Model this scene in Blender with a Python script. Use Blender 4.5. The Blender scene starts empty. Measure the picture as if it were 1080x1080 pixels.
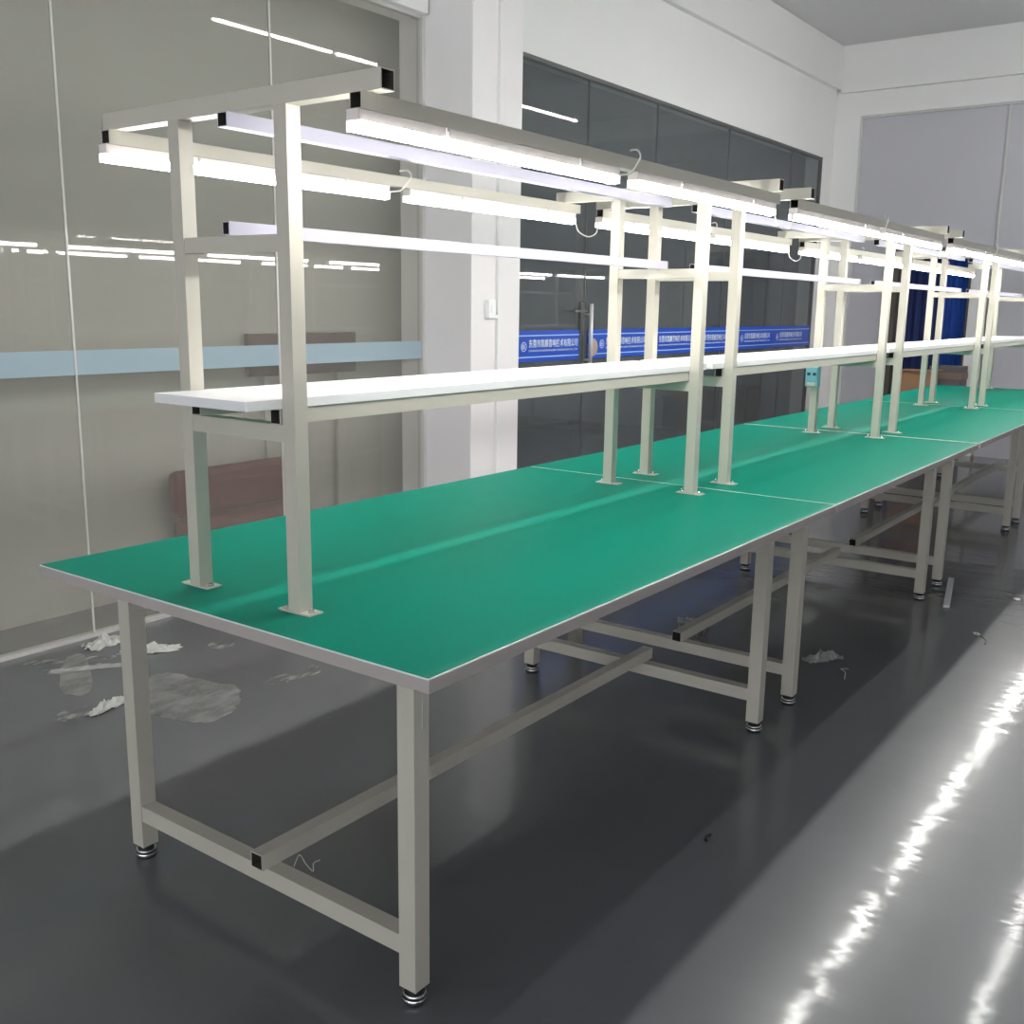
import bpy, bmesh, math, random
from mathutils import Vector, Matrix, noise
random.seed(7)
C = bpy.context.scene.collection
sc = bpy.context.scene

# ------------------------------------------------------------------ camera
cam_d = bpy.data.cameras.new('camera'); cam = bpy.data.objects.new('camera', cam_d); C.objects.link(cam)
yaw, pit, rol = 0.6313, -0.1993, 0.0141
fw = Vector((math.cos(pit)*math.cos(yaw), math.cos(pit)*math.sin(yaw), math.sin(pit)))
r0 = fw.cross(Vector((0, 0, 1))).normalized(); u0 = r0.cross(fw)
rt = math.cos(rol)*r0 + math.sin(rol)*u0; up = -math.sin(rol)*r0 + math.cos(rol)*u0
m = Matrix.Identity(4)
for i in range(3):
    m[i][0] = rt[i]; m[i][1] = up[i]; m[i][2] = -fw[i]
m.translation = Vector((-1.1873, -1.0303, 1.3454))
cam.matrix_world = m
cam_d.sensor_width = 36; cam_d.lens = 36*1073.27/1080; cam_d.clip_start = 0.05; cam_d.clip_end = 200
sc.camera = cam

# ------------------------------------------------------------------ world, exposure
TUBE = 27.0          # emission of the bench tubes
HALL = 29.0          # emission of the hall's hanging tubes
AMB = 3.1           # world fill, entering by openings added in the back and right walls
w = bpy.data.worlds.new('world'); sc.world = w; w.use_nodes = True
bg = w.node_tree.nodes['Background']; bg.inputs[0].default_value = (0.93, 0.96, 1.0, 1); bg.inputs[1].default_value = AMB
sc.view_settings.view_transform = 'Standard'; sc.view_settings.look = 'None'
sc.view_settings.gamma = 1; sc.view_settings.use_curve_mapping = False
sc.view_settings.exposure = 1.24

# ------------------------------------------------------------------ materials
def mat(name, col, rough=0.5, metal=0.0, emit=None, estr=0.0, spec=0.5, coat=0.0, bump=0.0, bscale=60, var=0.0, vscale=6):
    M = bpy.data.materials.new(name); M.use_nodes = True
    nt = M.node_tree; b = nt.nodes['Principled BSDF']
    b.inputs['Base Color'].default_value = (*col, 1); b.inputs['Roughness'].default_value = rough
    b.inputs['Metallic'].default_value = metal; b.inputs['Specular IOR Level'].default_value = spec
    b.inputs['Coat Weight'].default_value = coat
    if emit: b.inputs['Emission Color'].default_value = (*emit, 1); b.inputs['Emission Strength'].default_value = estr
    tc = nt.nodes.new('ShaderNodeTexCoord')
    n = nt.nodes.new('ShaderNodeTexNoise'); n.inputs['Scale'].default_value = vscale; n.inputs['Detail'].default_value = 4
    nt.links.new(tc.outputs['Object'], n.inputs['Vector'])
    if var:
        r = nt.nodes.new('ShaderNodeMix'); r.data_type = 'RGBA'
        r.inputs[6].default_value = (*[c*(1-var) for c in col], 1); r.inputs[7].default_value = (*[min(1, c*(1+var)) for c in col], 1)
        nt.links.new(n.outputs['Fac'], r.inputs[0]); nt.links.new(r.outputs[2], b.inputs['Base Color'])
    if bump:
        n2 = nt.nodes.new('ShaderNodeTexNoise'); n2.inputs['Scale'].default_value = bscale
        nt.links.new(tc.outputs['Object'], n2.inputs['Vector'])
        bp = nt.nodes.new('ShaderNodeBump'); bp.inputs['Strength'].default_value = bump; bp.inputs['Distance'].default_value = 0.005
        nt.links.new(n2.outputs['Fac'], bp.inputs['Height']); nt.links.new(bp.outputs[0], b.inputs['Normal'])
    return M

cream = mat('cream_powder_coat', (0.56, 0.535, 0.46), 0.42, bump=0.05, bscale=300, var=0.03)
alu = mat('white_aluminium', (0.47, 0.46, 0.56), 0.32, spec=0.6, var=0.02)
white_lam = mat('white_laminate', (0.86, 0.86, 0.86), 0.35, var=0.01)
band = mat('beige_edge_band', (0.44, 0.40, 0.385), 0.5, var=0.06)
bevel = mat('pale_laminate_edge', (0.78, 0.84, 0.80), 0.4)
green = mat('green_rubber_mat', (0.001, 0.225, 0.155), 0.45, spec=0.06, bump=0.12, bscale=500, var=0.05)
chrome = mat('chrome', (0.75, 0.75, 0.76), 0.12, metal=1, var=0.05)
black = mat('black_rubber', (0.012, 0.012, 0.012), 0.5, var=0.1)
darkin = mat('dark_tube_inside', (0.06, 0.055, 0.05), 0.7, var=0.1)
lamp_house = mat('lamp_housing_white', (0.82, 0.76, 0.72), 0.35)
def emission(name, col, s):
    M = mat(name, (0.9, 0.9, 0.88), 0.4, emit=col, estr=s); return M
tube_glow = emission('tube_diffuser_glow', (1.0, 0.985, 0.94), TUBE)
cap_glow = emission('lit_end_cap_plastic', (1.0, 0.97, 0.93), 0.8)
hall_glow = emission('hall_tube_glow', (1.0, 0.99, 0.96), HALL)
wall_white = mat('white_painted_wall', (0.80, 0.79, 0.78), 0.75, bump=0.05, bscale=40, var=0.02, vscale=2)
col_white = mat('white_painted_column', (0.80, 0.77, 0.775), 0.6, bump=0.04, bscale=40, var=0.02, vscale=2)
ceil_m = mat('grey_ceiling_paint', (0.72, 0.70, 0.71), 0.85, var=0.03, vscale=1)
lilac = mat('lilac_grey_panel', (0.52, 0.51, 0.55), 0.45, var=0.04, vscale=1.2)
frame_m = mat('pale_metal_frame', (0.62, 0.61, 0.59), 0.4, metal=0.2)
dark_frame = mat('dark_metal_frame', (0.12, 0.12, 0.12), 0.4, metal=0.3)
film_blue = mat('frosted_blue_film', (0.34, 0.44, 0.50), 0.5, var=0.05, vscale=1)
banner_blue = mat('blue_vinyl', (0.008, 0.07, 0.52), 0.35, var=0.06, vscale=3)
line_blue = mat('pale_blue_vinyl', (0.40, 0.62, 0.95), 0.4)
letter_m = mat('white_vinyl', (0.70, 0.80, 0.95), 0.4)
room_grey = mat('side_room_paint', (0.44, 0.435, 0.40), 0.8, var=0.03, vscale=1)
room_dark = mat('dark_room_paint', (0.22, 0.23, 0.235), 0.8, var=0.06, vscale=1)
red_brown = mat('red_brown_wood', (0.07, 0.012, 0.009), 0.5, var=0.2, vscale=5)
red_cloth = mat('dark_red_cloth', (0.13, 0.02, 0.022), 0.8, var=0.15)
card_m = mat('brown_cardboard', (0.36, 0.20, 0.11), 0.8, var=0.1, bump=0.1)
curtain_b = mat('blue_curtain_cloth', (0.012, 0.07, 0.36), 0.6, var=0.15)
curtain_d = mat('navy_curtain_cloth', (0.008, 0.02, 0.11), 0.7, var=0.15)
stain_m = mat('dried_white_residue', (0.27, 0.27, 0.26), 0.6, var=0.15, vscale=12)
scrap_m = mat('white_plastic_scrap', (0.55, 0.55, 0.52), 0.35, var=0.1)
cyan = mat('pale_blue_plastic', (0.22, 0.52, 0.60), 0.35)
cyan_d = mat('dark_teal_plastic', (0.01, 0.06, 0.09), 0.3)
grey_box = mat('grey_brown_case', (0.12, 0.11, 0.11), 0.6, var=0.1)
tan_m = mat('tan_disc', (0.42, 0.33, 0.28), 0.5, var=0.1)
cable_w = mat('white_cable', (0.75, 0.74, 0.70), 0.45)
sticker = mat('printed_sticker', (0.52, 0.51, 0.45), 0.6, var=0.08, vscale=40)

def streaky(name, col, lo, hi, sc):
    M = bpy.data.materials.new(name); M.use_nodes = True; nt = M.node_tree; L = nt.links; b = nt.nodes['Principled BSDF']
    b.inputs['Base Color'].default_value = (*col, 1); b.inputs['Roughness'].default_value = 0.5
    tc = nt.nodes.new('ShaderNodeTexCoord'); mp = nt.nodes.new('ShaderNodeMapping'); mp.inputs['Scale'].default_value = (sc*0.45, sc, 1); mp.inputs['Rotation'].default_value = (0, 0, 0.75)
    n = nt.nodes.new('ShaderNodeTexNoise'); n.inputs['Scale'].default_value = 1; n.inputs['Detail'].default_value = 7; n.inputs['Roughness'].default_value = 0.65
    mr = nt.nodes.new('ShaderNodeMapRange'); mr.inputs[1].default_value = lo; mr.inputs[2].default_value = hi
    L.new(tc.outputs['Object'], mp.inputs[0]); L.new(mp.outputs[0], n.inputs['Vector']); L.new(n.outputs['Fac'], mr.inputs[0]); L.new(mr.outputs[0], b.inputs['Alpha'])
    return M
stain_solid = streaky('dried_residue_patch', (0.29, 0.29, 0.28), 0.22, 0.62, 14)
stain_wispy = streaky('dried_residue_wisps', (0.33, 0.33, 0.32), 0.47, 0.66, 22)

def glass_mat(name, tint, film, film_amt, gloss_rough, ior=1.5, brushed=False):
    M = bpy.data.materials.new(name); M.use_nodes = True; nt = M.node_tree; nt.nodes.clear(); L = nt.links
    out = nt.nodes.new('ShaderNodeOutputMaterial')
    tr = nt.nodes.new('ShaderNodeBsdfTransparent'); tr.inputs[0].default_value = (*tint, 1)
    df = nt.nodes.new('ShaderNodeBsdfDiffuse'); df.inputs[0].default_value = (*film, 1)
    gl = nt.nodes.new('ShaderNodeBsdfGlossy'); gl.inputs['Roughness'].default_value = gloss_rough
    m1 = nt.nodes.new('ShaderNodeMixShader'); m1.inputs[0].default_value = film_amt
    if brushed:
        tc = nt.nodes.new('ShaderNodeTexCoord'); mp = nt.nodes.new('ShaderNodeMapping'); mp.inputs['Scale'].default_value = (30, 1, 0.35)
        n = nt.nodes.new('ShaderNodeTexNoise'); n.inputs['Scale'].default_value = 1.0; n.inputs['Detail'].default_value = 3
        L.new(tc.outputs['Object'], mp.inputs[0]); L.new(mp.outputs[0], n.inputs['Vector'])
        mx = nt.nodes.new('ShaderNodeMix'); mx.data_type = 'RGBA'
        mx.inputs[6].default_value = (*[c*0.93 for c in film], 1); mx.inputs[7].default_value = (*[c*1.07 for c in film], 1)
        L.new(n.outputs['Fac'], mx.inputs[0]); L.new(mx.outputs[2], df.inputs[0])
    fr = nt.nodes.new('ShaderNodeFresnel'); fr.inputs[0].default_value = ior
    m2 = nt.nodes.new('ShaderNodeMixShader')
    L.new(tr.outputs[0], m1.inputs[1]); L.new(df.outputs[0], m1.inputs[2])
    ge = nt.nodes.new('ShaderNodeNewGeometry')
    ml = nt.nodes.new('ShaderNodeMath'); ml.operation = 'MULTIPLY_ADD'; ml.inputs[1].default_value = -1; ml.inputs[2].default_value = 1
    mm = nt.nodes.new('ShaderNodeMath'); mm.operation = 'MULTIPLY'
    L.new(ge.outputs['Backfacing'], ml.inputs[0]); L.new(ml.outputs[0], mm.inputs[0]); L.new(fr.outputs[0], mm.inputs[1])
    L.new(mm.outputs[0], m2.inputs[0]); L.new(m1.outputs[0], m2.inputs[1]); L.new(gl.outputs[0], m2.inputs[2])
    L.new(m2.outputs[0], out.inputs[0])
    return M
glass_pale = glass_mat('milky_grey_glass', (0.97, 0.965, 0.95), (0.60, 0.59, 0.55), 0.13, 0.02, 1.5)
glass_dark = glass_mat('dark_tinted_glass', (0.72, 0.75, 0.77), (0.24, 0.26, 0.27), 0.30, 0.02, 1.5)

def floor_material():
    M = bpy.data.materials.new('grey_epoxy_floor'); M.use_nodes = True; nt = M.node_tree; L = nt.links
    b = nt.nodes['Principled BSDF']
    tc = nt.nodes.new('ShaderNodeTexCoord')
    n = nt.nodes.new('ShaderNodeTexNoise'); n.inputs['Scale'].default_value = 2.2; n.inputs['Detail'].default_value = 6
    L.new(tc.outputs['Object'], n.inputs['Vector'])
    mx = nt.nodes.new('ShaderNodeMix'); mx.data_type = 'RGBA'
    mx.inputs[6].default_value = (0.115, 0.122, 0.131, 1); mx.inputs[7].default_value = (0.148, 0.155, 0.167, 1)
    L.new(n.outputs['Fac'], mx.inputs[0]); L.new(mx.outputs[2], b.inputs['Base Color'])
    # trowel streaks run across the hall: gloss and level vary along them
    mp = nt.nodes.new('ShaderNodeMapping'); mp.inputs['Scale'].default_value = (9, 2.2, 1); mp.inputs['Rotation'].default_value = (0, 0, 0.5)
    n2 = nt.nodes.new('ShaderNodeTexNoise'); n2.inputs['Scale'].default_value = 1.3; n2.inputs['Detail'].default_value = 5
    L.new(tc.outputs['Object'], mp.inputs[0]); L.new(mp.outputs[0], n2.inputs['Vector'])
    mr = nt.nodes.new('ShaderNodeMapRange'); mr.inputs[3].default_value = 0.05; mr.inputs[4].default_value = 0.11
    L.new(n2.outputs['Fac'], mr.inputs[0]); L.new(mr.outputs[0], b.inputs['Coat Roughness']); b.inputs['Roughness'].default_value = 0.27; b.inputs['Coat Weight'].default_value = 0.45; b.inputs['Coat IOR'].default_value = 1.45
    bp = nt.nodes.new('ShaderNodeBump'); bp.inputs['Strength'].default_value = 0.15; bp.inputs['Distance'].default_value = 0.01
    L.new(n2.outputs['Fac'], bp.inputs['Height']); L.new(bp.outputs[0], b.inputs['Normal']); L.new(bp.outputs[0], b.inputs['Coat Normal'])
    b.inputs['Specular IOR Level'].default_value = 0.32
    return M
floor_m = floor_material()

# ------------------------------------------------------------------ helpers
def bx(bm, x0, x1, y0, y1, z0, z1, mi=0):
    vs = [bm.verts.new(p) for p in ((x0,y0,z0),(x1,y0,z0),(x1,y1,z0),(x0,y1,z0),(x0,y0,z1),(x1,y0,z1),(x1,y1,z1),(x0,y1,z1))]
    for f in ((0,3,2,1),(4,5,6,7),(0,1,5,4),(1,2,6,5),(2,3,7,6),(3,0,4,7)):
        fc = bm.faces.new([vs[i] for i in f]); fc.material_index = mi
def rect_tube(bm, axis, a0, a1, p0, p1, q0, q1, t=0.002):
    """hollow rectangular section along axis (0=x,1=y,2=z); open, dark ends"""
    def P(a, p, q):
        return ((a,p,q),(p,a,q),(p,q,a))[axis]
    O = [(p0,q0),(p1,q0),(p1,q1),(p0,q1)]; I = [(p0+t,q0+t),(p1-t,q0+t),(p1-t,q1-t),(p0+t,q1-t)]
    dep = min(0.12, (a1-a0)/2.2)
    vo = [[bm.verts.new(P(a,*c)) for c in O] for a in (a0,a1)]
    vi = [[bm.verts.new(P(a,*c)) for c in I] for a in (a0,a1)]
    vd = [[bm.verts.new(P(a,*c)) for c in I] for a in (a0+dep,a1-dep)]
    for k in range(4):
        j = (k+1) % 4
        bm.faces.new((vo[0][k], vo[0][j], vo[1][j], vo[1][k]))
        for e in (0,1):
            bm.faces.new((vo[e][k], vo[e][j], vi[e][j], vi[e][k]))
            f = bm.faces.new((vi[e][k], vi[e][j], vd[e][j], vd[e][k])); f.material_index = 1
    for e in (0,1):
        f = bm.faces.new(vd[e]); f.material_index = 1
def cyl(bm, c, r, h, axis=2, n=24, r2=None, mi=0):
    r2 = r if r2 is None else r2
    def P(a, b, z): return Vector(c) + Vector(((z,a,b),(a,z,b),(a,b,z))[axis])
    A = [bm.verts.new(P(r*math.cos(2*math.pi*i/n), r*math.sin(2*math.pi*i/n), 0)) for i in range(n)]
    B = [bm.verts.new(P(r2*math.cos(2*math.pi*i/n), r2*math.sin(2*math.pi*i/n), h)) for i in range(n)]
    for i in range(n):
        f = bm.faces.new((A[i],A[(i+1)%n],B[(i+1)%n],B[i])); f.smooth = True; f.material_index = mi
    for V in (A,B):
        f = bm.faces.new(V); f.material_index = mi
def path_tube(bm, pts, r, n=8):
    pts = [Vector(p) for p in pts]; rings = []
    for i, p in enumerate(pts):
        d = (pts[min(i+1,len(pts)-1)]-pts[max(i-1,0)]).normalized()
        a = d.cross(Vector((0,0,1))); a = a.normalized() if a.length > 1e-3 else Vector((1,0,0)); b = d.cross(a)
        rings.append([bm.verts.new(p + r*(math.cos(2*math.pi*k/n)*a + math.sin(2*math.pi*k/n)*b)) for k in range(n)])
    for i in range(len(rings)-1):
        for k in range(n):
            f = bm.faces.new((rings[i][k], rings[i][(k+1)%n], rings[i+1][(k+1)%n], rings[i+1][k])); f.smooth = True
    bm.faces.new(rings[0]); bm.faces.new(rings[-1])
def smooth_path(P, k=8):
    P = [Vector(p) for p in P]; out = []
    for i in range(len(P)-1):
        a,b,c,d = P[max(i-1,0)],P[i],P[i+1],P[min(i+2,len(P)-1)]
        for j in range(k):
            t=j/k; out.append(0.5*((2*b)+(c-a)*t+(2*a-5*b+4*c-d)*t*t+(3*b-a-3*c+d)*t**3))
    out.append(P[-1]); return out
def obj(name, bm, mats, parent=None, bev=0.0):
    bmesh.ops.recalc_face_normals(bm, faces=bm.faces)
    me = bpy.data.meshes.new(name); bm.to_mesh(me); bm.free()
    for mm in (mats if isinstance(mats, (list, tuple)) else [mats]): me.materials.append(mm)
    return link(name, me, parent, bev)
def link(name, me, parent=None, bev=0.0):
    o = bpy.data.objects.new(name, me); C.objects.link(o)
    if parent: o.parent = parent
    if bev:
        b = o.modifiers.new('bevel', 'BEVEL'); b.width = bev; b.segments = 2; b.limit_method = 'ANGLE'
    return o
def box(name, dims, m_, parent=None, bev=0.0):
    bm = bmesh.new(); bx(bm, *dims); return obj(name, bm, m_, parent, bev)
def tube(name, args, parent, m_=None, bev=0.0012):
    bm = bmesh.new(); rect_tube(bm, *args); return obj(name, bm, [m_ or cream, darkin], parent, 0)
def thing(name, label, cat, loc=(0,0,0), group=None, rz=0):
    o = bpy.data.objects.new(name, None); C.objects.link(o); o.location = loc; o.rotation_euler = (0,0,rz)
    o.empty_display_size = 0.1
    return tag(o, label, cat, group)
def tag(o, label, cat, group=None):
    o['label'] = label; o['category'] = cat
    if group: o['group'] = group
    return o
def struct(o): o['kind'] = 'structure'; return o

# ------------------------------------------------------------------ the setting
YW, XE, ZC = 2.69, 9.2, 3.85
X0, X1, YR = -9.0, 42.0, -38.0
bm = bmesh.new(); bx(bm, X0, X1, YR, YW+3.2, -0.2, 0.0); struct(obj('floor', bm, floor_m))
bm = bmesh.new(); bx(bm, X0, X1, YR, YW+3.2, ZC, ZC+0.2); struct(obj('ceiling', bm, ceil_m))
# left wall: head above the glazing, the white beam under the ceiling
bm = bmesh.new()
bx(bm, X0, XE+0.1, YW, YW+0.16, 2.80, ZC-0.005)
bx(bm, 3.06, 3.62, YW, YW+0.16, 0, 2.80)
bx(bm, 8.90, XE+0.1, YW, YW+0.16, 0, 2.80)
bx(bm, X0, -3.1, YW, YW+0.16, 0, 2.80)
struct(obj('wall_left', bm, wall_white))
bm = bmesh.new(); bx(bm, 3.52, XE-0.05, YW-0.05, YW, 3.45, ZC-0.005); struct(obj('trim_1', bm, wall_white))
bm = bmesh.new(); bx(bm, X0, 3.05, YW-0.05, YW, 2.80, ZC-0.005); struct(obj('trim_2', bm, wall_white))
bm = bmesh.new(); bx(bm, 8.0, X1, YR-0.2, YR, 0, ZC); 
bx(bm, X0, 8.2, -12.2, -12.0, 0, 0.9); bx(bm, X0, 8.2, -12.2, -12.0, 2.9, ZC); bx(bm, 8.0, 8.2, -12.2, -12.0, 0.9, 2.9)  # unseen nearer wall, added with window openings to let in low side fill
for x in (-6.6, -4.2, -1.8, 0.6, 3.0, 5.4): bx(bm, x, x+0.1, -12.2, -12.0, 0.9, 2.9)
struct(obj('wall_right_fill_openings', bm, wall_white))
bm = bmesh.new(); bx(bm, X1, X1+0.2, YR, YW+3.2, 0, ZC); struct(obj('wall_far', bm, wall_white))
bm = bmesh.new(); bx(bm, X0-0.2, X0, YR, -12, 0, ZC); bx(bm, X0-0.2, X0, -12, 2.2, 3.6, ZC); bx(bm, X0-0.2, X0, -12, 2.2, 0, 1.9);  # high openings added behind the camera so world fill reaches the faces toward it
for y in (-9.2, -6.4, -3.6, -0.8): bx(bm, X0-0.2, X0, y, y+0.12, 1.9, 3.6)
bx(bm, X0-0.2, X0, 2.2, YW+3.2, 0, ZC); struct(obj('wall_back_fill_openings', bm, wall_white))
# column
bm = bmesh.new(); bx(bm, 3.07, 3.50, 2.365, YW, 0.001, ZC-0.001)
bx(bm, 3.50, 3.56, 2.42, YW, 0.001, ZC-0.001)
struct(obj('wall_column', bm, col_white, bev=0.004))
# end wall with lilac panels in a white surround
bm = bmesh.new()
bx(bm, XE, XE+0.16, -6.0, YW, 3.20, ZC-0.001)
bx(bm, XE, XE+0.16, 2.44, YW, 0, 3.20)
bx(bm, XE, XE+0.16, 1.14, 1.29, 0, 1.95)
bx(bm, XE, XE+0.16, -6.0, -5.8, 0, 3.20)
bx(bm, XE-0.05, XE, -6.0, YW-0.05, 3.42, ZC-0.001)
struct(obj('wall_end', bm, wall_white))
bm = bmesh.new()
bx(bm, XE+0.03, XE+0.09, 2.09, 2.44, 0, 3.20)
bx(bm, XE+0.03, XE+0.09, 1.13, 2.09, 1.95, 3.20)
bx(bm, XE+0.03, XE+0.09, -5.8, 1.11, 0, 3.20)
bx(bm, XE+0.035, XE+0.09, 1.11, 1.13, 1.95, 3.20)
struct(obj('wall_end_panel', bm, lilac))
bm = bmesh.new()
bx(bm, XE+0.005, XE+0.03, 2.42, 2.438, 0, 3.19)
for y in (1.095, -1.2, -3.5): bx(bm, XE+0.015, XE+0.029, y, y+0.02, 0, 3.19)
bx(bm, XE+0.005, XE+0.03, -5.8, 2.42, 3.18, 3.198)
struct(obj('trim_3', bm, frame_m))
# doorway in the end wall: dark jambs
bm = bmesh.new()
bx(bm, XE-0.01, XE+0.10, 1.96, 2.085, 0, 1.95); bx(bm, XE, XE+0.10, 1.295, 1.31, 0, 1.95); bx(bm, XE, XE+0.10, 1.31, 1.96, 1.90, 1.95)
struct(obj('trim_4', bm, mat('dark_brown_jamb', (0.10, 0.085, 0.07), 0.5)))
bm = bmesh.new(); bx(bm, XE+0.9, XE+1.0, 0.6, 2.6, 0, 2.4); struct(obj('wall_beyond_doorway', bm, room_dark))
# side rooms behind the glazing
bm = bmesh.new()
bx(bm, X0, 3.45, YW+0.36, YW+0.42, 0, 2.95); bx(bm, 3.45, 3.51, YW+0.16, YW+3.1, 0, 2.95); bx(bm, X0, 3.45, YW+0.16, YW+0.36, 2.9, 2.95)
struct(obj('wall_side_room', bm, room_grey))
bm = bmesh.new()
bx(bm, 3.52, XE+0.1, YW+3.0, YW+3.1, 0, 2.95); bx(bm, XE, XE+0.1, YW+0.16, YW+3.0, 0, 2.95); bx(bm, 3.52, XE+0.1, YW+0.16, YW+3.1, 2.9, 2.95)
struct(obj('wall_dark_room', bm, room_dark))
# pale glazing: panes 1.02 m wide
k = 1
for i, (a, b) in enumerate([(-3.06,-2.04),(-2.04,-1.02),(-1.02,0.0),(0.0,1.02),(1.02,2.045),(2.045,3.06)]):
    o = struct(box('window_%d' % k, (a+0.002, b-0.002, YW+0.005, YW+0.017, 0.0145, 2.785), glass_pale)); k += 1
    f = box('frosted_band', (a+0.003, b-0.003, YW+0.001, YW+0.0045, 1.06, 1.155), film_blue, o)
bm = bmesh.new()
for x in (-2.04, -1.02, 0.0, 1.02, 2.045):
    bx(bm, x-0.004, x+0.004, YW-0.001, YW+0.004, 0.0145, 2.785)
bx(bm, 2.062, 2.065, YW-0.001, YW+0.004, 0.03, 2.0)
bx(bm, -3.1, 3.06, YW-0.012, YW+0.03, 0.0, 0.014); bx(bm, -3.1, 3.06, YW-0.004, YW+0.03, 2.785, 2.80)
bx(bm, 3.045, 3.07, YW-0.012, YW+0.03, 0.0, 2.80)
struct(obj('trim_5', bm, frame_m))
# dark glazing: door leaf then fixed panes
seams = [3.62, 4.69, 5.61, 6.82, 8.155, 8.89]
for i in range(5):
    a, b = seams[i], seams[i+1]
    nm = 'door_1' if i == 0 else 'window_%d' % k
    if i: k += 1
    o = struct(box(nm, (a+0.004, b-0.004, YW+0.005, YW+0.017, 0.02, 2.775), glass_dark))
    if i == 0: glass_door = o
bm = bmesh.new()
bx(bm, 3.6, 8.9, YW-0.006, YW+0.03, 2.775, 2.80); bx(bm, 8.885, 8.9, YW-0.01, YW+0.03, 0, 2.80)
for x in seams[2:-1]: bx(bm, x-0.003, x+0.003, YW, YW+0.02, 0.02, 2.775)
bx(bm, 4.688, 4.694, YW, YW+0.02, 0.02, 2.775)
bx(bm, 3.6, 8.9, YW-0.006, YW+0.03, 0.0, 0.02)
struct(obj('trim_6', bm, dark_frame))
# handle of the glass door
h = bmesh.new()
cyl(h, (4.70, YW-0.05, 0.94), 0.013, 0.43, 2, 16)
for z in (1.0, 1.30): cyl(h, (4.70, YW-0.05, z), 0.008, 0.055, 1, 12)
obj('pull_handle', h, mat('brushed_steel', (0.75,0.75,0.75), 0.45, metal=0.5), glass_door)
h = bmesh.new(); bx(h, 4.635, 4.68, YW-0.006, YW+0.004, 1.16, 1.38); bx(h, 4.50, 4.66, YW-0.05, YW-0.035, 1.315, 1.33); bx(h, 4.645, 4.66, YW-0.05, YW-0.004, 1.315, 1.33)
obj('lever_lock', h, dark_frame, glass_door)
h = bmesh.new(); cyl(h, (4.80, YW-0.008, 1.08), 0.06, 0.006, 1, 28)
tag(obj('round_notice', h, tan_m), 'small tan round disc stuck on dark glass beside the door pull', 'sticker')

# blue strip along the dark glazing with its writing
def text_mesh(txt, size):
    cu = bpy.data.curves.new('lettering', 'FONT'); cu.body = txt; cu.size = size; cu.extrude = 0.0005; cu.offset = size*0.012
    cu.align_x = 'LEFT'; cu.align_y = 'BOTTOM_BASELINE' if False else 'BOTTOM'
    cu.resolution_u = 3
    to = bpy.data.objects.new('t', cu); C.objects.link(to)
    dg = bpy.context.evaluated_depsgraph_get(); dg.update()
    me = bpy.data.meshes.new_from_object(to.evaluated_get(dg), depsgraph=dg)
    bpy.data.objects.remove(to); bpy.data.curves.remove(cu)
    return me
def fit_mesh(me, w_, h_):
    xs = [v.co.x for v in me.vertices]; ys = [v.co.y for v in me.vertices]
    if not xs: return me
    x0, x1, y0, y1 = min(xs), max(xs), min(ys), max(ys)
    for v in me.vertices: v.co = Vector(((v.co.x-x0)/(x1-x0)*w_, v.co.z, (v.co.y-y0)/(y1-y0)*h_))
    me.materials.append(letter_m); return me
big = fit_mesh(text_mesh('东莞市凯顺音响技术有限公司', 0.05), 0.56, 0.052)
small = fit_mesh(text_mesh('DONGGUAN KAISHUN AUDIO TECHNOLOGY CO., LTD', 0.02), 0.56, 0.014)
bm = bmesh.new()
N = 28
for rr in ((0.030, 0.025),):
    A = [bm.verts.new((rr[0]*math.cos(2*math.pi*i/N), 0, rr[0]*math.sin(2*math.pi*i/N))) for i in range(N)]
    B = [bm.verts.new((rr[1]*math.cos(2*math.pi*i/N), 0, rr[1]*math.sin(2*math.pi*i/N))) for i in range(N)]
    for i in range(N): bm.faces.new((A[i],A[(i+1)%N],B[(i+1)%N],B[i]))
bx(bm, -0.018, 0.016, -0.0005, 0.0005, -0.003, 0.003); bx(bm, -0.018, -0.012, -0.0005, 0.0005, -0.014, 0.014); bx(bm, -0.012, 0.012, -0.0005, 0.0005, 0.009, 0.014); bx(bm, -0.012, 0.014, -0.0005, 0.0005, -0.014, -0.009)
logo_me = bpy.data.meshes.new('logo'); bm.to_mesh(logo_me); bm.free(); logo_me.materials.append(letter_m)
def strip(x0, x1, starts, label):
    t = thing('blue_vinyl_strip', label, 'banner', (x0, YW-0.001, 0), 'blue lettered strips across the dark glazing')
    box('backing', (0, x1-x0, -0.001, 0.003, 1.005, 1.20), banner_blue, t)
    for z in (1.035, 1.168): box('line', (0, x1-x0, -0.0022, -0.0012, z-0.0035, z+0.0035), line_blue, t)
    for s in starts:
        o = link('logo', logo_me, t); o.location = (s-x0+0.03, -0.003, 1.10)
        o = link('lettering', big, t); o.location = (s-x0+0.085, -0.003, 1.093)
        o = link('small_lettering', small, t); o.location = (s-x0+0.085, -0.003, 1.066)
strip(3.625, 4.63, [3.965], 'blue strip with white Chinese lettering on the dark glass door beside the column')
strip(4.74, 8.88, [4.89, 5.66, 6.44, 7.23, 8.03], 'long blue strip with repeated white Chinese lettering, running right of the door handle')

# switch and conduit on the column
t = thing('cable_trunking', 'slim white vertical cable trunking running up the white column', 'conduit', (3.29, 2.365, 0))
box('duct', (-0.012, 0.012, -0.018, 0.0, 0.02, ZC-0.02), wall_white, t, 0.002)
t = thing('wall_switch', 'small white switch box on the white column beside its trunking', 'switch', (3.215, 2.365, 1.33))
box('body', (-0.03, 0.03, -0.03, 0, -0.05, 0.05), white_lam, t, 0.004); box('rocker', (-0.014, 0.014, -0.034, -0.029, -0.02, 0.02), white_lam, t, 0.001)
box('connector', (0.03, 0.063, -0.022, -0.006, -0.05, -0.03), white_lam, t, 0.001)

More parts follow.
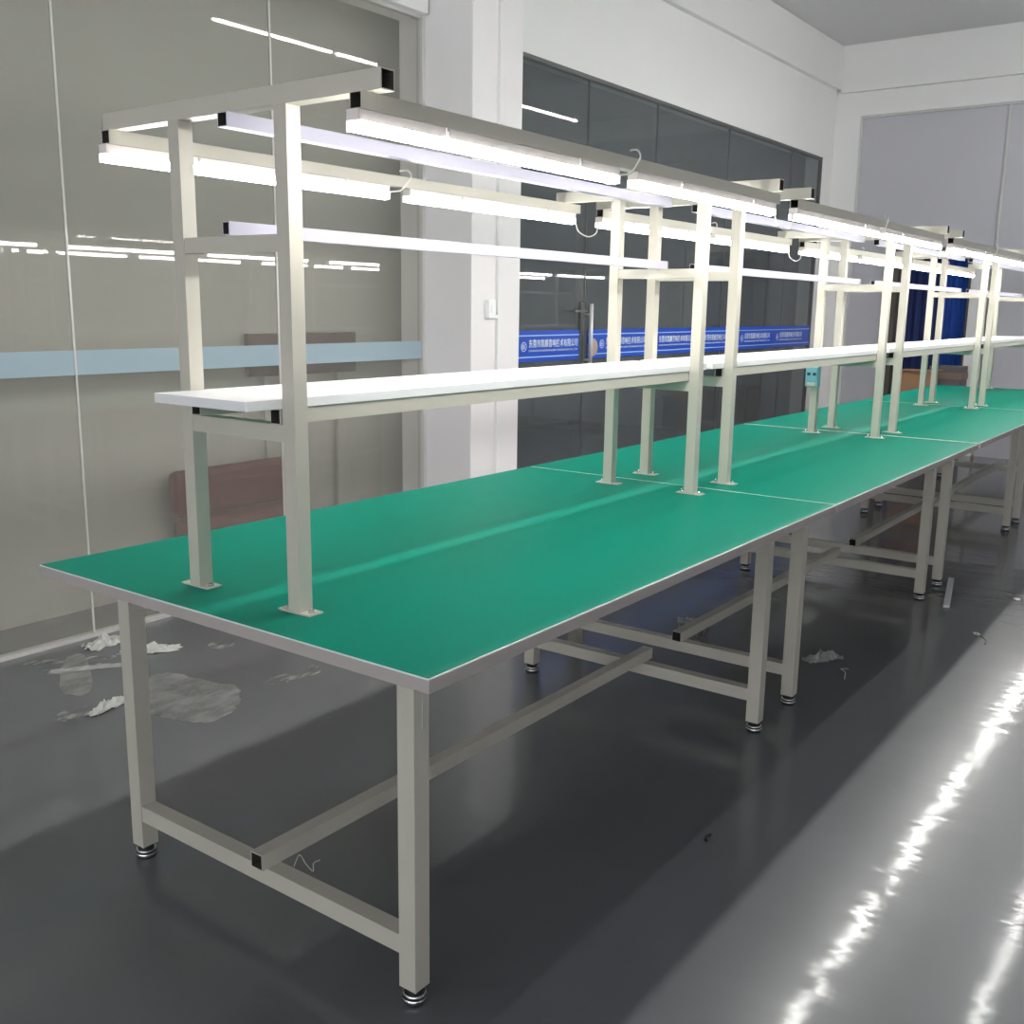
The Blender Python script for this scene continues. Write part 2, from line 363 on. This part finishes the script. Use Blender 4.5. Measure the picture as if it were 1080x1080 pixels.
# ------------------------------------------------------------------ workbenches
L_, W_, H_ = 1.945, 1.18, 0.75
YF, YB, PX = 0.442, 0.752, 0.125
def workbench(x0, label):
    t = thing('workbench', label, 'workbench', (x0, 0, 0), 'green topped workbenches joined end to end')
    box('tabletop', (0, L_, 0, W_, H_-0.027, H_-0.0035), band, t, 0.001)
    box('laminate_edge', (0.0005, L_-0.0005, 0.0005, W_-0.0005, H_-0.0035, H_-0.0012), bevel, t)
    box('mat', (0.003, L_-0.003, 0.004, W_-0.004, H_-0.0012, H_), green, t)
    lx0, lx1, ly = 0.1235, L_-0.1235-0.042, 0.144
    a = 0.042
    for x in (lx0, lx1):
        for y in (ly, 1.030):
            lg = tube('leg', (2, 0.034, H_-0.027, x, x+a, y, y+a), t)
            bm = bmesh.new(); cx, cy = x+a/2, y+a/2
            cyl(bm, (cx,cy,0.0), 0.024, 0.004, mi=1); cyl(bm, (cx,cy,0.004), 0.0255, 0.010, r2=0.026); cyl(bm, (cx,cy,0.014), 0.0235, 0.002, mi=1); cyl(bm, (cx,cy,0.016), 0.0255, 0.006, r2=0.0225)
            cyl(bm, (cx,cy,0.022), 0.0205, 0.007, r2=0.018, mi=1); cyl(bm, (cx,cy,0.029), 0.006, 0.05)
            obj('levelling_foot', bm, [chrome, black], lg)
            box('mounting_plate', (x-0.0, x+a+0.03, y, y+a, H_-0.031, H_-0.0272), cream, lg)
        tube('cross_bar', (1, ly+a, 1.030, x+0.002, x+0.040, 0.104, 0.144), t)
    tube('stretcher', (0, lx0-0.012, L_-0.095, 0.572, 0.608, 0.1445, 0.181), t)
    # riser
    p = 0.033
    ZT = 1.692
    for xc in (PX, L_-PX):
        for yc in (YF, YB):
            po = tube('post', (2, H_+0.003, ZT, xc-p/2, xc+p/2, yc-p/2, yc+p/2), t)
            bm = bmesh.new(); bx(bm, xc-0.019, xc+0.019, yc-0.044, yc+0.044, H_+0.0002, H_+0.0035)
            obj('base_plate', bm, cream, po)
            for s in (-1, 1):
                bm = bmesh.new(); cyl(bm, (xc, yc+s*0.031, H_+0.0036), 0.0065, 0.005, n=6); cyl(bm, (xc, yc+s*0.031, H_+0.0086), 0.003, 0.004, n=10)
                obj('bolt', bm, chrome, po)
        tube('top_beam', (1, 0.195, 0.988, xc-p/2, xc+p/2, ZT+0.0005, ZT+0.034), t)
        tube('upper_cross_bar', (1, YF+p/2, YB-p/2, xc-0.014, xc+0.014, 1.440, 1.470), t)
        tube('shelf_cross_bar', (1, YF+p/2, YB-p/2, xc-0.015, xc+0.015, 1.085, 1.118), t)
    for y in (YF+p/2+0.003, YB-p/2-0.033):
        tube('shelf_rail', (0, 0.105, L_-0.075, y, y+0.028, 1.1185, 1.1485), t)
    box('shelf', (0.022, L_-0.018, YF+p/2+0.0005, YB-p/2-0.0005, 1.149, 1.168), white_lam, t, 0.001)
    tube('aluminium_bar', (0, 0.098, L_-0.09, 0.580, 0.600, 1.4705, 1.496), t, alu)
    tube('aluminium_bar', (0, 0.098, L_-0.09, 0.575, 0.602, ZT-0.027, ZT), t, alu)
    for y in (0.243, 0.965):
        tube('lamp_rail', (0, 0.098, L_-0.045, y-0.014, y+0.014, ZT-0.0285, ZT), t)
    return t
XS = [0.0, 1.953, 3.93, 5.897]
names = ['nearest green topped workbench with a white shelf and lamp frame, front end of the row',
         'second green topped workbench from the camera, behind the first seam, with shelf and lamp frame',
         'third green topped workbench from the camera, with a pale blue socket box on its post',
         'farthest green topped workbench at the end of the row, before the grey end wall']
names[1] = 'second green topped workbench, with a pale blue socket box on its far rear post'
names[2] = 'third green topped workbench from the camera, between the second and the farthest'
benches = [workbench(x, n) for x, n in zip(XS, names)]
st = box('sticker', (0.146, 0.158, 0.1425, 0.1438, 0.575, 0.722), sticker, benches[0]); st['label'] = 'narrow printed sticker strip on near leg'

# lamps on the benches
def lamp_meshes(Ln, glow):
    bm = bmesh.new(); bx(bm, 0, Ln, -0.0135, 0.0135, 0.0165, 0.0345)
    h_ = bm
    bm2 = bmesh.new()
    n = 10; prof = [(-0.013, 0.0163)] + [(-0.0155*math.cos(math.pi*i/n), 0.011-0.013*math.sin(math.pi*i/n)) for i in range(n+1)] + [(0.013, 0.0163)]
    A = [bm2.verts.new((0.006, y, z)) for y, z in prof]; B = [bm2.verts.new((Ln-0.006, y, z)) for y, z in prof]
    for i in range(len(prof)):
        j = (i+1) % len(prof); f = bm2.faces.new((A[i],A[j],B[j],B[i])); f.smooth = 0 < i < len(prof)-2
    bm2.faces.new(A); bm2.faces.new(B)
    caps = []
    for x in (0, Ln-0.006):
        c_ = bmesh.new(); bx(c_, x, x+0.0058, -0.0146, 0.0146, -0.001, 0.0163); caps.append(('end_cap', c_, [cap_glow]))
    clips = []
    for x in (0.27*Ln, 0.80*Ln):
        bm4 = bmesh.new(); clips.append(('clip', bm4, [frame_m])); bx(bm4, x-0.004, x+0.004, -0.0165, 0.0165, 0.022, 0.0343); cyl(bm4, (x,-0.0165,0.027), 0.0025, -0.002, 1, 8)
    out = []
    for nm, b, ms in (('housing', h_, [lamp_house]), ('diffuser', bm2, [glow]), *caps, *clips):
        bmesh.ops.recalc_face_normals(b, faces=b.faces)
        me = bpy.data.meshes.new(nm); b.to_mesh(me); b.free()
        for q in ms: me.materials.append(q)
        out.append((nm, me))
    return out
LM = lamp_meshes(0.85, tube_glow)
ordn = ['nearest', 'second', 'third', 'farthest']
for bi, x0 in enumerate(XS):
    for side, y in (('front', 0.243), ('rear', 0.965)):
        for li, dx in enumerate((0.090, 1.022)):
            z = 1.692-0.029-0.0348
            lab = '%s tube lamp lit under the %s rail of the %s workbench' % (('near', 'far')[li], side, ordn[bi])
            t = thing('tube_lamp', lab, 'lamp', (x0+dx, y, z), 'lit tube lamps over the workbenches')
            for nm, me in LM: link(nm, me, t)
# cables linking lamps
def cable(pts, label, m_=cable_w, r=0.0022):
    o0 = Vector(pts[0]); bm = bmesh.new(); path_tube(bm, smooth_path([Vector(p)-o0 for p in pts]), r)
    o = obj('lamp_cable', bm, m_); o.location = o0; return tag(o, label, 'cable', 'short cables linking the tube lamps')
for bi, x0 in enumerate(XS):
    for side, y in (('front', 0.243), ('rear', 0.965)):
        a, b = x0+0.9405, x0+1.0215; zz = 1.646
        cable([(a, y, zz), (a+0.010, y-0.012, zz+0.002), (a+0.035, y-0.021, zz+0.008), (a+0.060, y-0.023, zz+0.030), (a+0.075, y-0.023, zz+0.050), (a+0.060, y-0.023, zz+0.062), (a+0.03, y-0.022, zz+0.058)],
              'short looped cable between the two %s lamps of the %s workbench' % (side, ordn[bi]))
        if bi < 3:
            a, b = x0+1.8725, XS[bi+1]+0.0895; blk = (bi == 2 and side == 'front')
            cable([(a, y, zz), (a+0.012, y-0.004, zz-0.012), (a+0.025, y-0.01, zz-0.042), ((a+b)/2, y-0.012, zz-0.056), (b-0.03, y-0.01, zz-0.04), (b-0.012, y-0.004, zz-0.01), (b, y, zz)] if not blk else
                  [(a, y, zz), (a+0.03, y-0.01, zz+0.03), (a+0.08, y-0.02, zz+0.07), ((a+b)/2+0.03, y-0.02, zz+0.06), (b-0.03, y-0.01, zz+0.02), (b, y, zz)],
                  '%s cable bridging the %s lamps from the %s to the %s workbench' % ('black' if blk else 'white', side, ordn[bi], ordn[bi+1]), black if blk else cable_w)

# socket box on the rear post at the far end of the second bench
px = XS[1]+L_-PX
t = thing('socket_box', 'pale blue socket box fixed to a rear post of the second workbench, under its shelf', 'socket', (px-0.02, YB, 1.035))
box('body', (-0.034, -0.0005, -0.033, 0.033, -0.055, 0.045), cyan, t, 0.004)
box('faceplate', (-0.039, -0.034, -0.029, 0.029, -0.030, 0.040), cyan, t, 0.002)
for s in (-1, 1): box('socket_hole', (-0.041, -0.039, s*0.014-0.008, s*0.014+0.008, 0.0, 0.014), cyan_d, t)
box('lower_cover', (-0.040, -0.034, -0.02, 0.02, -0.052, -0.034), frame_m, t, 0.001)

# ------------------------------------------------------------------ hanging lamps of the hall
HM = lamp_meshes(1.19, hall_glow)
def hall_lamp(x, y, z, label, group):
    t = thing('hanging_tube_lamp', label, 'lamp', (x, y, z), group)
    for nm, me in HM:
        if nm in ('housing', 'diffuser', 'end_cap'): link(nm, me, t)
    bm = bmesh.new()
    for xx in (0.15, 1.0): path_tube(bm, [(xx,0,0.034),(xx,0,(ZC-z)/2),(xx,0,ZC-z-0.001)], 0.003, 6)
    obj('suspension_wire', bm, frame_m, t)
g = 'hanging tube lamps above the workbenches'
for i in range(4):
    hall_lamp(3.86+i*1.225, -0.02, 3.34, 'lit hanging tube lamp reflected in the glass, %s of the line over the benches' % ('first','second','third','last')[i], g)
g = 'hanging tube lamps far across the hall'
nth = ['first', 'second', 'third', 'fourth', 'fifth', 'sixth', 'seventh', 'eighth']
for i, x in enumerate([10.6, 12.4, 14.1, 15.3, 18.6, 19.8, 21.6, 22.8]):
    hall_lamp(x+4.0, -23.6, 3.28, 'distant lit tube lamp, %s from the left in the upper mirrored row' % nth[i], g)
for i, x in enumerate([12.2, 13.6, 15.4, 17.4, 18.8, 20.4, 22.6]):
    hall_lamp(x+6.0, -28.9, 3.28, 'distant lit tube lamp, %s from the left in the lower mirrored row' % nth[i], g)
g = 'hanging tube lamps above the near workbench and the camera'
for i, x in enumerate([1.30]):
    hall_lamp(x, -0.02, 3.34, 'lit hanging tube lamp above the near end of the benches', g)

# ------------------------------------------------------------------ things behind the glass and by the doorway
t = thing('display_board', 'red brown wooden board seen behind the pale glass above the shelf', 'board', (2.115, 3.0, 0))
box('panel', (0, 0.74, 0, 0.03, 0.985, 1.197), red_brown, t, 0.003)
for x in (0.1, 0.60): box('leg', (x, x+0.03, 0.005, 0.025, 0.0, 0.984), room_grey, t)
t = thing('padded_bench', 'dark red padded bench seen dimly behind the pale glass, low down', 'bench', (1.60, 2.80, 0))
box('seat', (0, 0.70, 0, 0.17, 0.15, 0.36), red_cloth, t, 0.04); box('backrest', (0, 0.70, 0.10, 0.185, 0.362, 0.58), red_cloth, t, 0.03)
for x in (0.04, 0.61):
    for y in (0.02, 0.11): box('leg', (x, x+0.04, y, y+0.04, 0, 0.149), red_brown, t)
def curtain(y0, y1, m_, label, x=XE+0.12, ztop=1.88, zb=0.12, folds=5):
    bm = bmesh.new(); n = 60; rows = 2; V = []
    for j in range(rows+1):
        z = zb+(ztop-zb)*j/rows
        V.append([[bm.verts.new((x+s*0.004+0.022*math.sin(2*math.pi*folds*i/n+0.6*math.sin(i*0.3))*(1-0.4*j/rows), y0+(y1-y0)*i/n, z)) for i in range(n+1)] for s in (0,1)])
    for j in range(rows):
        for s in (0,1):
            for i in range(n):
                f = bm.faces.new((V[j][s][i],V[j][s][i+1],V[j+1][s][i+1],V[j+1][s][i])); f.smooth = True
    for i in range(n):
        bm.faces.new((V[0][0][i],V[0][0][i+1],V[0][1][i+1],V[0][1][i])); bm.faces.new((V[-1][0][i],V[-1][0][i+1],V[-1][1][i+1],V[-1][1][i]))
    return tag(obj('door_curtain', bm, m_), label, 'curtain', 'curtains in the end wall doorway')
curtain(1.60, 1.95, curtain_d, 'dark navy curtain hanging on the left side of the doorway in the end wall')
curtain(1.315, 1.56, curtain_b, 'bright blue curtain hanging on the right side of the doorway in the end wall')
bm = bmesh.new(); path_tube(bm, [(XE+0.12, 1.312, 1.89), (XE+0.12, 1.6, 1.89), (XE+0.12, 1.958, 1.89)], 0.008); tag(obj('curtain_rod', bm, dark_frame), 'thin dark rod holding the blue curtains in the doorway', 'rod')
t = thing('cardboard_box', 'open brown cardboard box on a dark crate before the navy curtain', 'box', (8.55, 1.50, 0))
box('carton', (-0.12, 0.12, -0.13, 0.16, 0.45, 0.83), card_m, t, 0.003)
bm = bmesh.new(); bx(bm, -0.16, -0.12, -0.13, 0.16, 0.825, 0.835); bx(bm, -0.12, 0.12, -0.17, -0.13, 0.825, 0.835); obj('flap', bm, card_m, t)
t = thing('storage_crate', 'dark grey crate on the floor under the brown cardboard box, by the doorway', 'crate', (8.55, 1.50, 0))
box('body', (-0.14, 0.14, -0.15, 0.15, 0.001, 0.425), grey_box, t, 0.006); box('rim', (-0.15, 0.15, -0.16, 0.16, 0.4255, 0.449), grey_box, t, 0.004)
t = thing('equipment_case', 'dark grey case standing in front of the bright blue curtain', 'case', (8.95, 1.38, 0))
box('body', (-0.12, 0.12, -0.17, 0.12, 0.03, 0.86), grey_box, t, 0.01); box('lid', (-0.125, 0.125, -0.175, 0.125, 0.74, 0.80), mat('tan_lid', (0.20, 0.15, 0.12), 0.6), t, 0.004)
for s in (-0.1, 0.08):
    for q in (-0.14, 0.09): bm = bmesh.new(); cyl(bm, (s, q, 0), 0.015, 0.03); obj('foot', bm, black, t)
t = thing('cardboard_box', 'brown cardboard boxes shape behind the dark glass, right of the second shelf', 'box', (7.9, 3.1, 0))
t['label'] = 'brown cardboard box seen dimly behind the dark glass below the blue strip'
box('carton', (0, 0.8, 0, 0.5, 0.0, 0.58), card_m, t, 0.004); box('tape', (0.42, 0.48, -0.001, 0.501, 0.0, 0.581), tan_m, t)

# ------------------------------------------------------------------ marks and scraps on the floor
def blob(cx, cy, rx, ry, rot, seed, h_=0.0015, rough=0.25, n=64):
    bm = bmesh.new(); top = []; bot = []
    for i in range(n):
        a = 2*math.pi*i/n; q = 1+rough*noise.noise(Vector((math.cos(a)*1.7+seed, math.sin(a)*1.7, seed*2.3)))+rough*0.4*noise.noise(Vector((math.cos(a)*6+seed, math.sin(a)*6, 1)))
        x, y = rx*q*math.cos(a), ry*q*math.sin(a)
        p = (x*math.cos(rot)-y*math.sin(rot), x*math.sin(rot)+y*math.cos(rot))
        top.append(bm.verts.new((p[0]*0.99, p[1]*0.99, h_))); bot.append(bm.verts.new((*p, 0.0002)))
    bm.faces.new(top); bm.faces.new(bot)
    for i in range(n): bm.faces.new((bot[i],bot[(i+1)%n],top[(i+1)%n],top[i]))
    o = obj('dried_spill', bm, stain_m); o.location = (cx, cy, 0); return o
SG = 'dried white spills on the floor'
def spill(pts, seed, label):
    P = [Vector((x, y, 0)) for x, y in pts]; c = sum(P, Vector())/len(P)
    P = smooth_path(P+[P[0]], 8)[:-1]; bm = bmesh.new(); top = []; bot = []
    for i, p in enumerate(P):
        q = (p-c)*(1+0.07*noise.noise(p*23+Vector((seed, 0, 0)))+0.05*noise.noise(p*60))
        top.append(bm.verts.new((q.x*0.99, q.y*0.99, 0.0010+0.0002*seed))); bot.append(bm.verts.new((q.x, q.y, 0.0002)))
    n = len(P); bm.faces.new(top); bm.faces.new(bot)
    for i in range(n): bm.faces.new((bot[i],bot[(i+1)%n],top[(i+1)%n],top[i]))
    o = obj('dried_spill', bm, stain_solid if seed in (1.0, 2.0) else stain_wispy); o.location = (c.x, c.y, 0); tag(o, label, 'stain', SG)
spill([(0.861,2.117),(0.961,2.07),(0.986,1.883),(1.015,1.786),(0.94,1.679),(0.845,1.61),(0.742,1.614),(0.694,1.725),(0.675,1.853),(0.74,2.03)], 1.0, 'large pale dried spill on the floor behind the near bench leg')
spill([(0.82,2.547),(0.86,2.50),(0.68,2.16),(0.60,2.20),(0.70,2.40)], 2.0, 'pale upright smear on the floor in front of the glass wall, left of the seam')
spill([(0.655,2.62),(0.70,2.60),(0.80,2.525),(0.92,2.43),(0.90,2.40),(0.78,2.48),(0.67,2.57)], 3.0, 'long thin pale smear just in front of the glass wall')
spill([(1.215,2.22),(1.27,2.25),(1.335,2.22),(1.29,2.15),(1.23,2.14)], 4.0, 'small faint smear on the floor right of the near rear leg, by the wall')
spill([(1.08,1.745),(1.20,1.75),(1.33,1.735),(1.29,1.66),(1.15,1.68)], 5.0, 'faint streaky smear on the floor just right of the large spill')
spill([(0.45,2.02),(0.53,2.06),(0.60,2.04),(0.55,1.96),(0.48,1.96)], 6.0, 'faint smear on the floor at the left, nearest the camera')
def crumple(name, cx, cy, sx, sy, hh, rot, seed, m_, label, cat, group=None, n=16):
    bm = bmesh.new(); V = []
    for i in range(n+1):
        row = []
        for j in range(n+1):
            u, v = i/n-0.5, j/n-0.5
            nx = noise.noise(Vector((u*5+seed, v*5, seed))); nz = abs(noise.noise(Vector((u*7, v*7+seed, 3.0))))
            x, y = (u+0.12*nx)*sx, (v+0.22*noise.noise(Vector((v*6, u*6, seed))))*sy*(1-0.5*abs(u))
            z = 0.001+hh*nz*(1-1.6*max(abs(u), abs(v)))*1.8
            row.append(bm.verts.new((x*math.cos(rot)-y*math.sin(rot), x*math.sin(rot)+y*math.cos(rot), max(z, 0.001))))
        V.append(row)
    for i in range(n):
        for j in range(n): bm.faces.new((V[i][j],V[i+1][j],V[i+1][j+1],V[i][j+1]))
    o = obj(name, bm, m_); o.location = (cx, cy, 0)
    s = o.modifiers.new('thick', 'SOLIDIFY'); s.thickness = 0.001; s.offset = 1
    return tag(o, label, cat, group)
film_m = glass_mat('clear_film', (0.85,0.85,0.85), (0.55,0.55,0.53), 0.55, 0.15)
FG = 'crumpled plastic film scraps on the floor'
crumple('plastic_scrap', 0.99, 2.575, 0.16, 0.10, 0.05, 0.3, 1.5, scrap_m, 'white plastic scrap lying against the glass wall at the seam', 'litter', FG)
crumple('plastic_scrap', 0.80, 2.36, 0.30, 0.05, 0.015, -0.6, 2.5, film_m, 'torn clear film lying in front of the glass wall, left end', 'litter', FG)
crumple('plastic_scrap', 1.06, 2.36, 0.22, 0.09, 0.03, -0.7, 3.5, scrap_m, 'flat white scrap on the floor between wall and near rear leg', 'litter', FG)
crumple('plastic_scrap', 0.63, 1.975, 0.17, 0.06, 0.035, 0.3, 4.5, scrap_m, 'white crumpled scrap just left of the near rear bench leg', 'litter', FG)
crumple('plastic_scrap', 2.62, 0.23, 0.17, 0.07, 0.05, -0.5, 5.5, film_m, 'crumpled clear film on the dark floor right of the paired front legs', 'litter', FG)
crumple('plastic_scrap', 2.62, 0.80, 0.36, 0.13, 0.05, 0.5, 6.5, film_m, 'crumpled clear film under the second bench beside its stretcher', 'litter', FG)
def strand(pts, r, m_, name, label, cat):
    o0 = Vector(pts[0]); bm = bmesh.new(); path_tube(bm, smooth_path([Vector(p)-o0 for p in pts], 6), r, 6)
    o = obj(name, bm, m_); o.location = o0; return tag(o, label, cat)
strand([(0.326,0.718,0.003),(0.350,0.726,0.02),(0.361,0.723,0.004),(0.345,0.70,0.012),(0.34,0.666,0.003),(0.355,0.68,0.012),(0.385,0.69,0.003)], 0.0012, scrap_m, 'thread_scrap', 'thin curled thread on the floor behind the front cross bar', 'litter')
strand([(2.45,0.085,0.003),(2.50,0.10,0.012),(2.53,0.125,0.01),(2.57,0.11,0.003)], 0.0018, scrap_m, 'thread_scrap', 'tiny curled pale scrap beside the paired front legs', 'litter')
bm = bmesh.new(); bx(bm, -0.28, 0.28, -0.014, 0.014, 0.0005, 0.012); o = obj('offcut_strip', bm, white_lam, bev=0.001); o.location = (3.96, 0.078, 0); o.rotation_euler = (0,0,0.195)
tag(o, 'short white offcut strip lying on the floor by the third bench front leg', 'offcut')
for (x, y, s, lb) in ((3.35,-0.18,0.016,'tiny white paper fleck on the lit floor, nearer of two'), (4.05,-0.21,0.018,'tiny white paper fleck on the lit floor, farther of two')):
    crumple('paper_fleck', x, y, s*2.4, s*1.6, 0.012, 0.4, x, scrap_m, lb, 'litter', 'tiny flecks on the lit floor', 4)
strand([(3.33,-0.20,0.003),(3.27,-0.235,0.004),(3.22,-0.24,0.003)], 0.0015, black, 'thread_scrap', 'short dark thread beside a white fleck on the lit floor', 'litter')
strand([(1.055,-0.025,0.004),(1.07,-0.018,0.006),(1.09,-0.02,0.004)], 0.004, black, 'rubber_scrap', 'tiny black scrap on the floor in the half shade of the bench', 'litter')
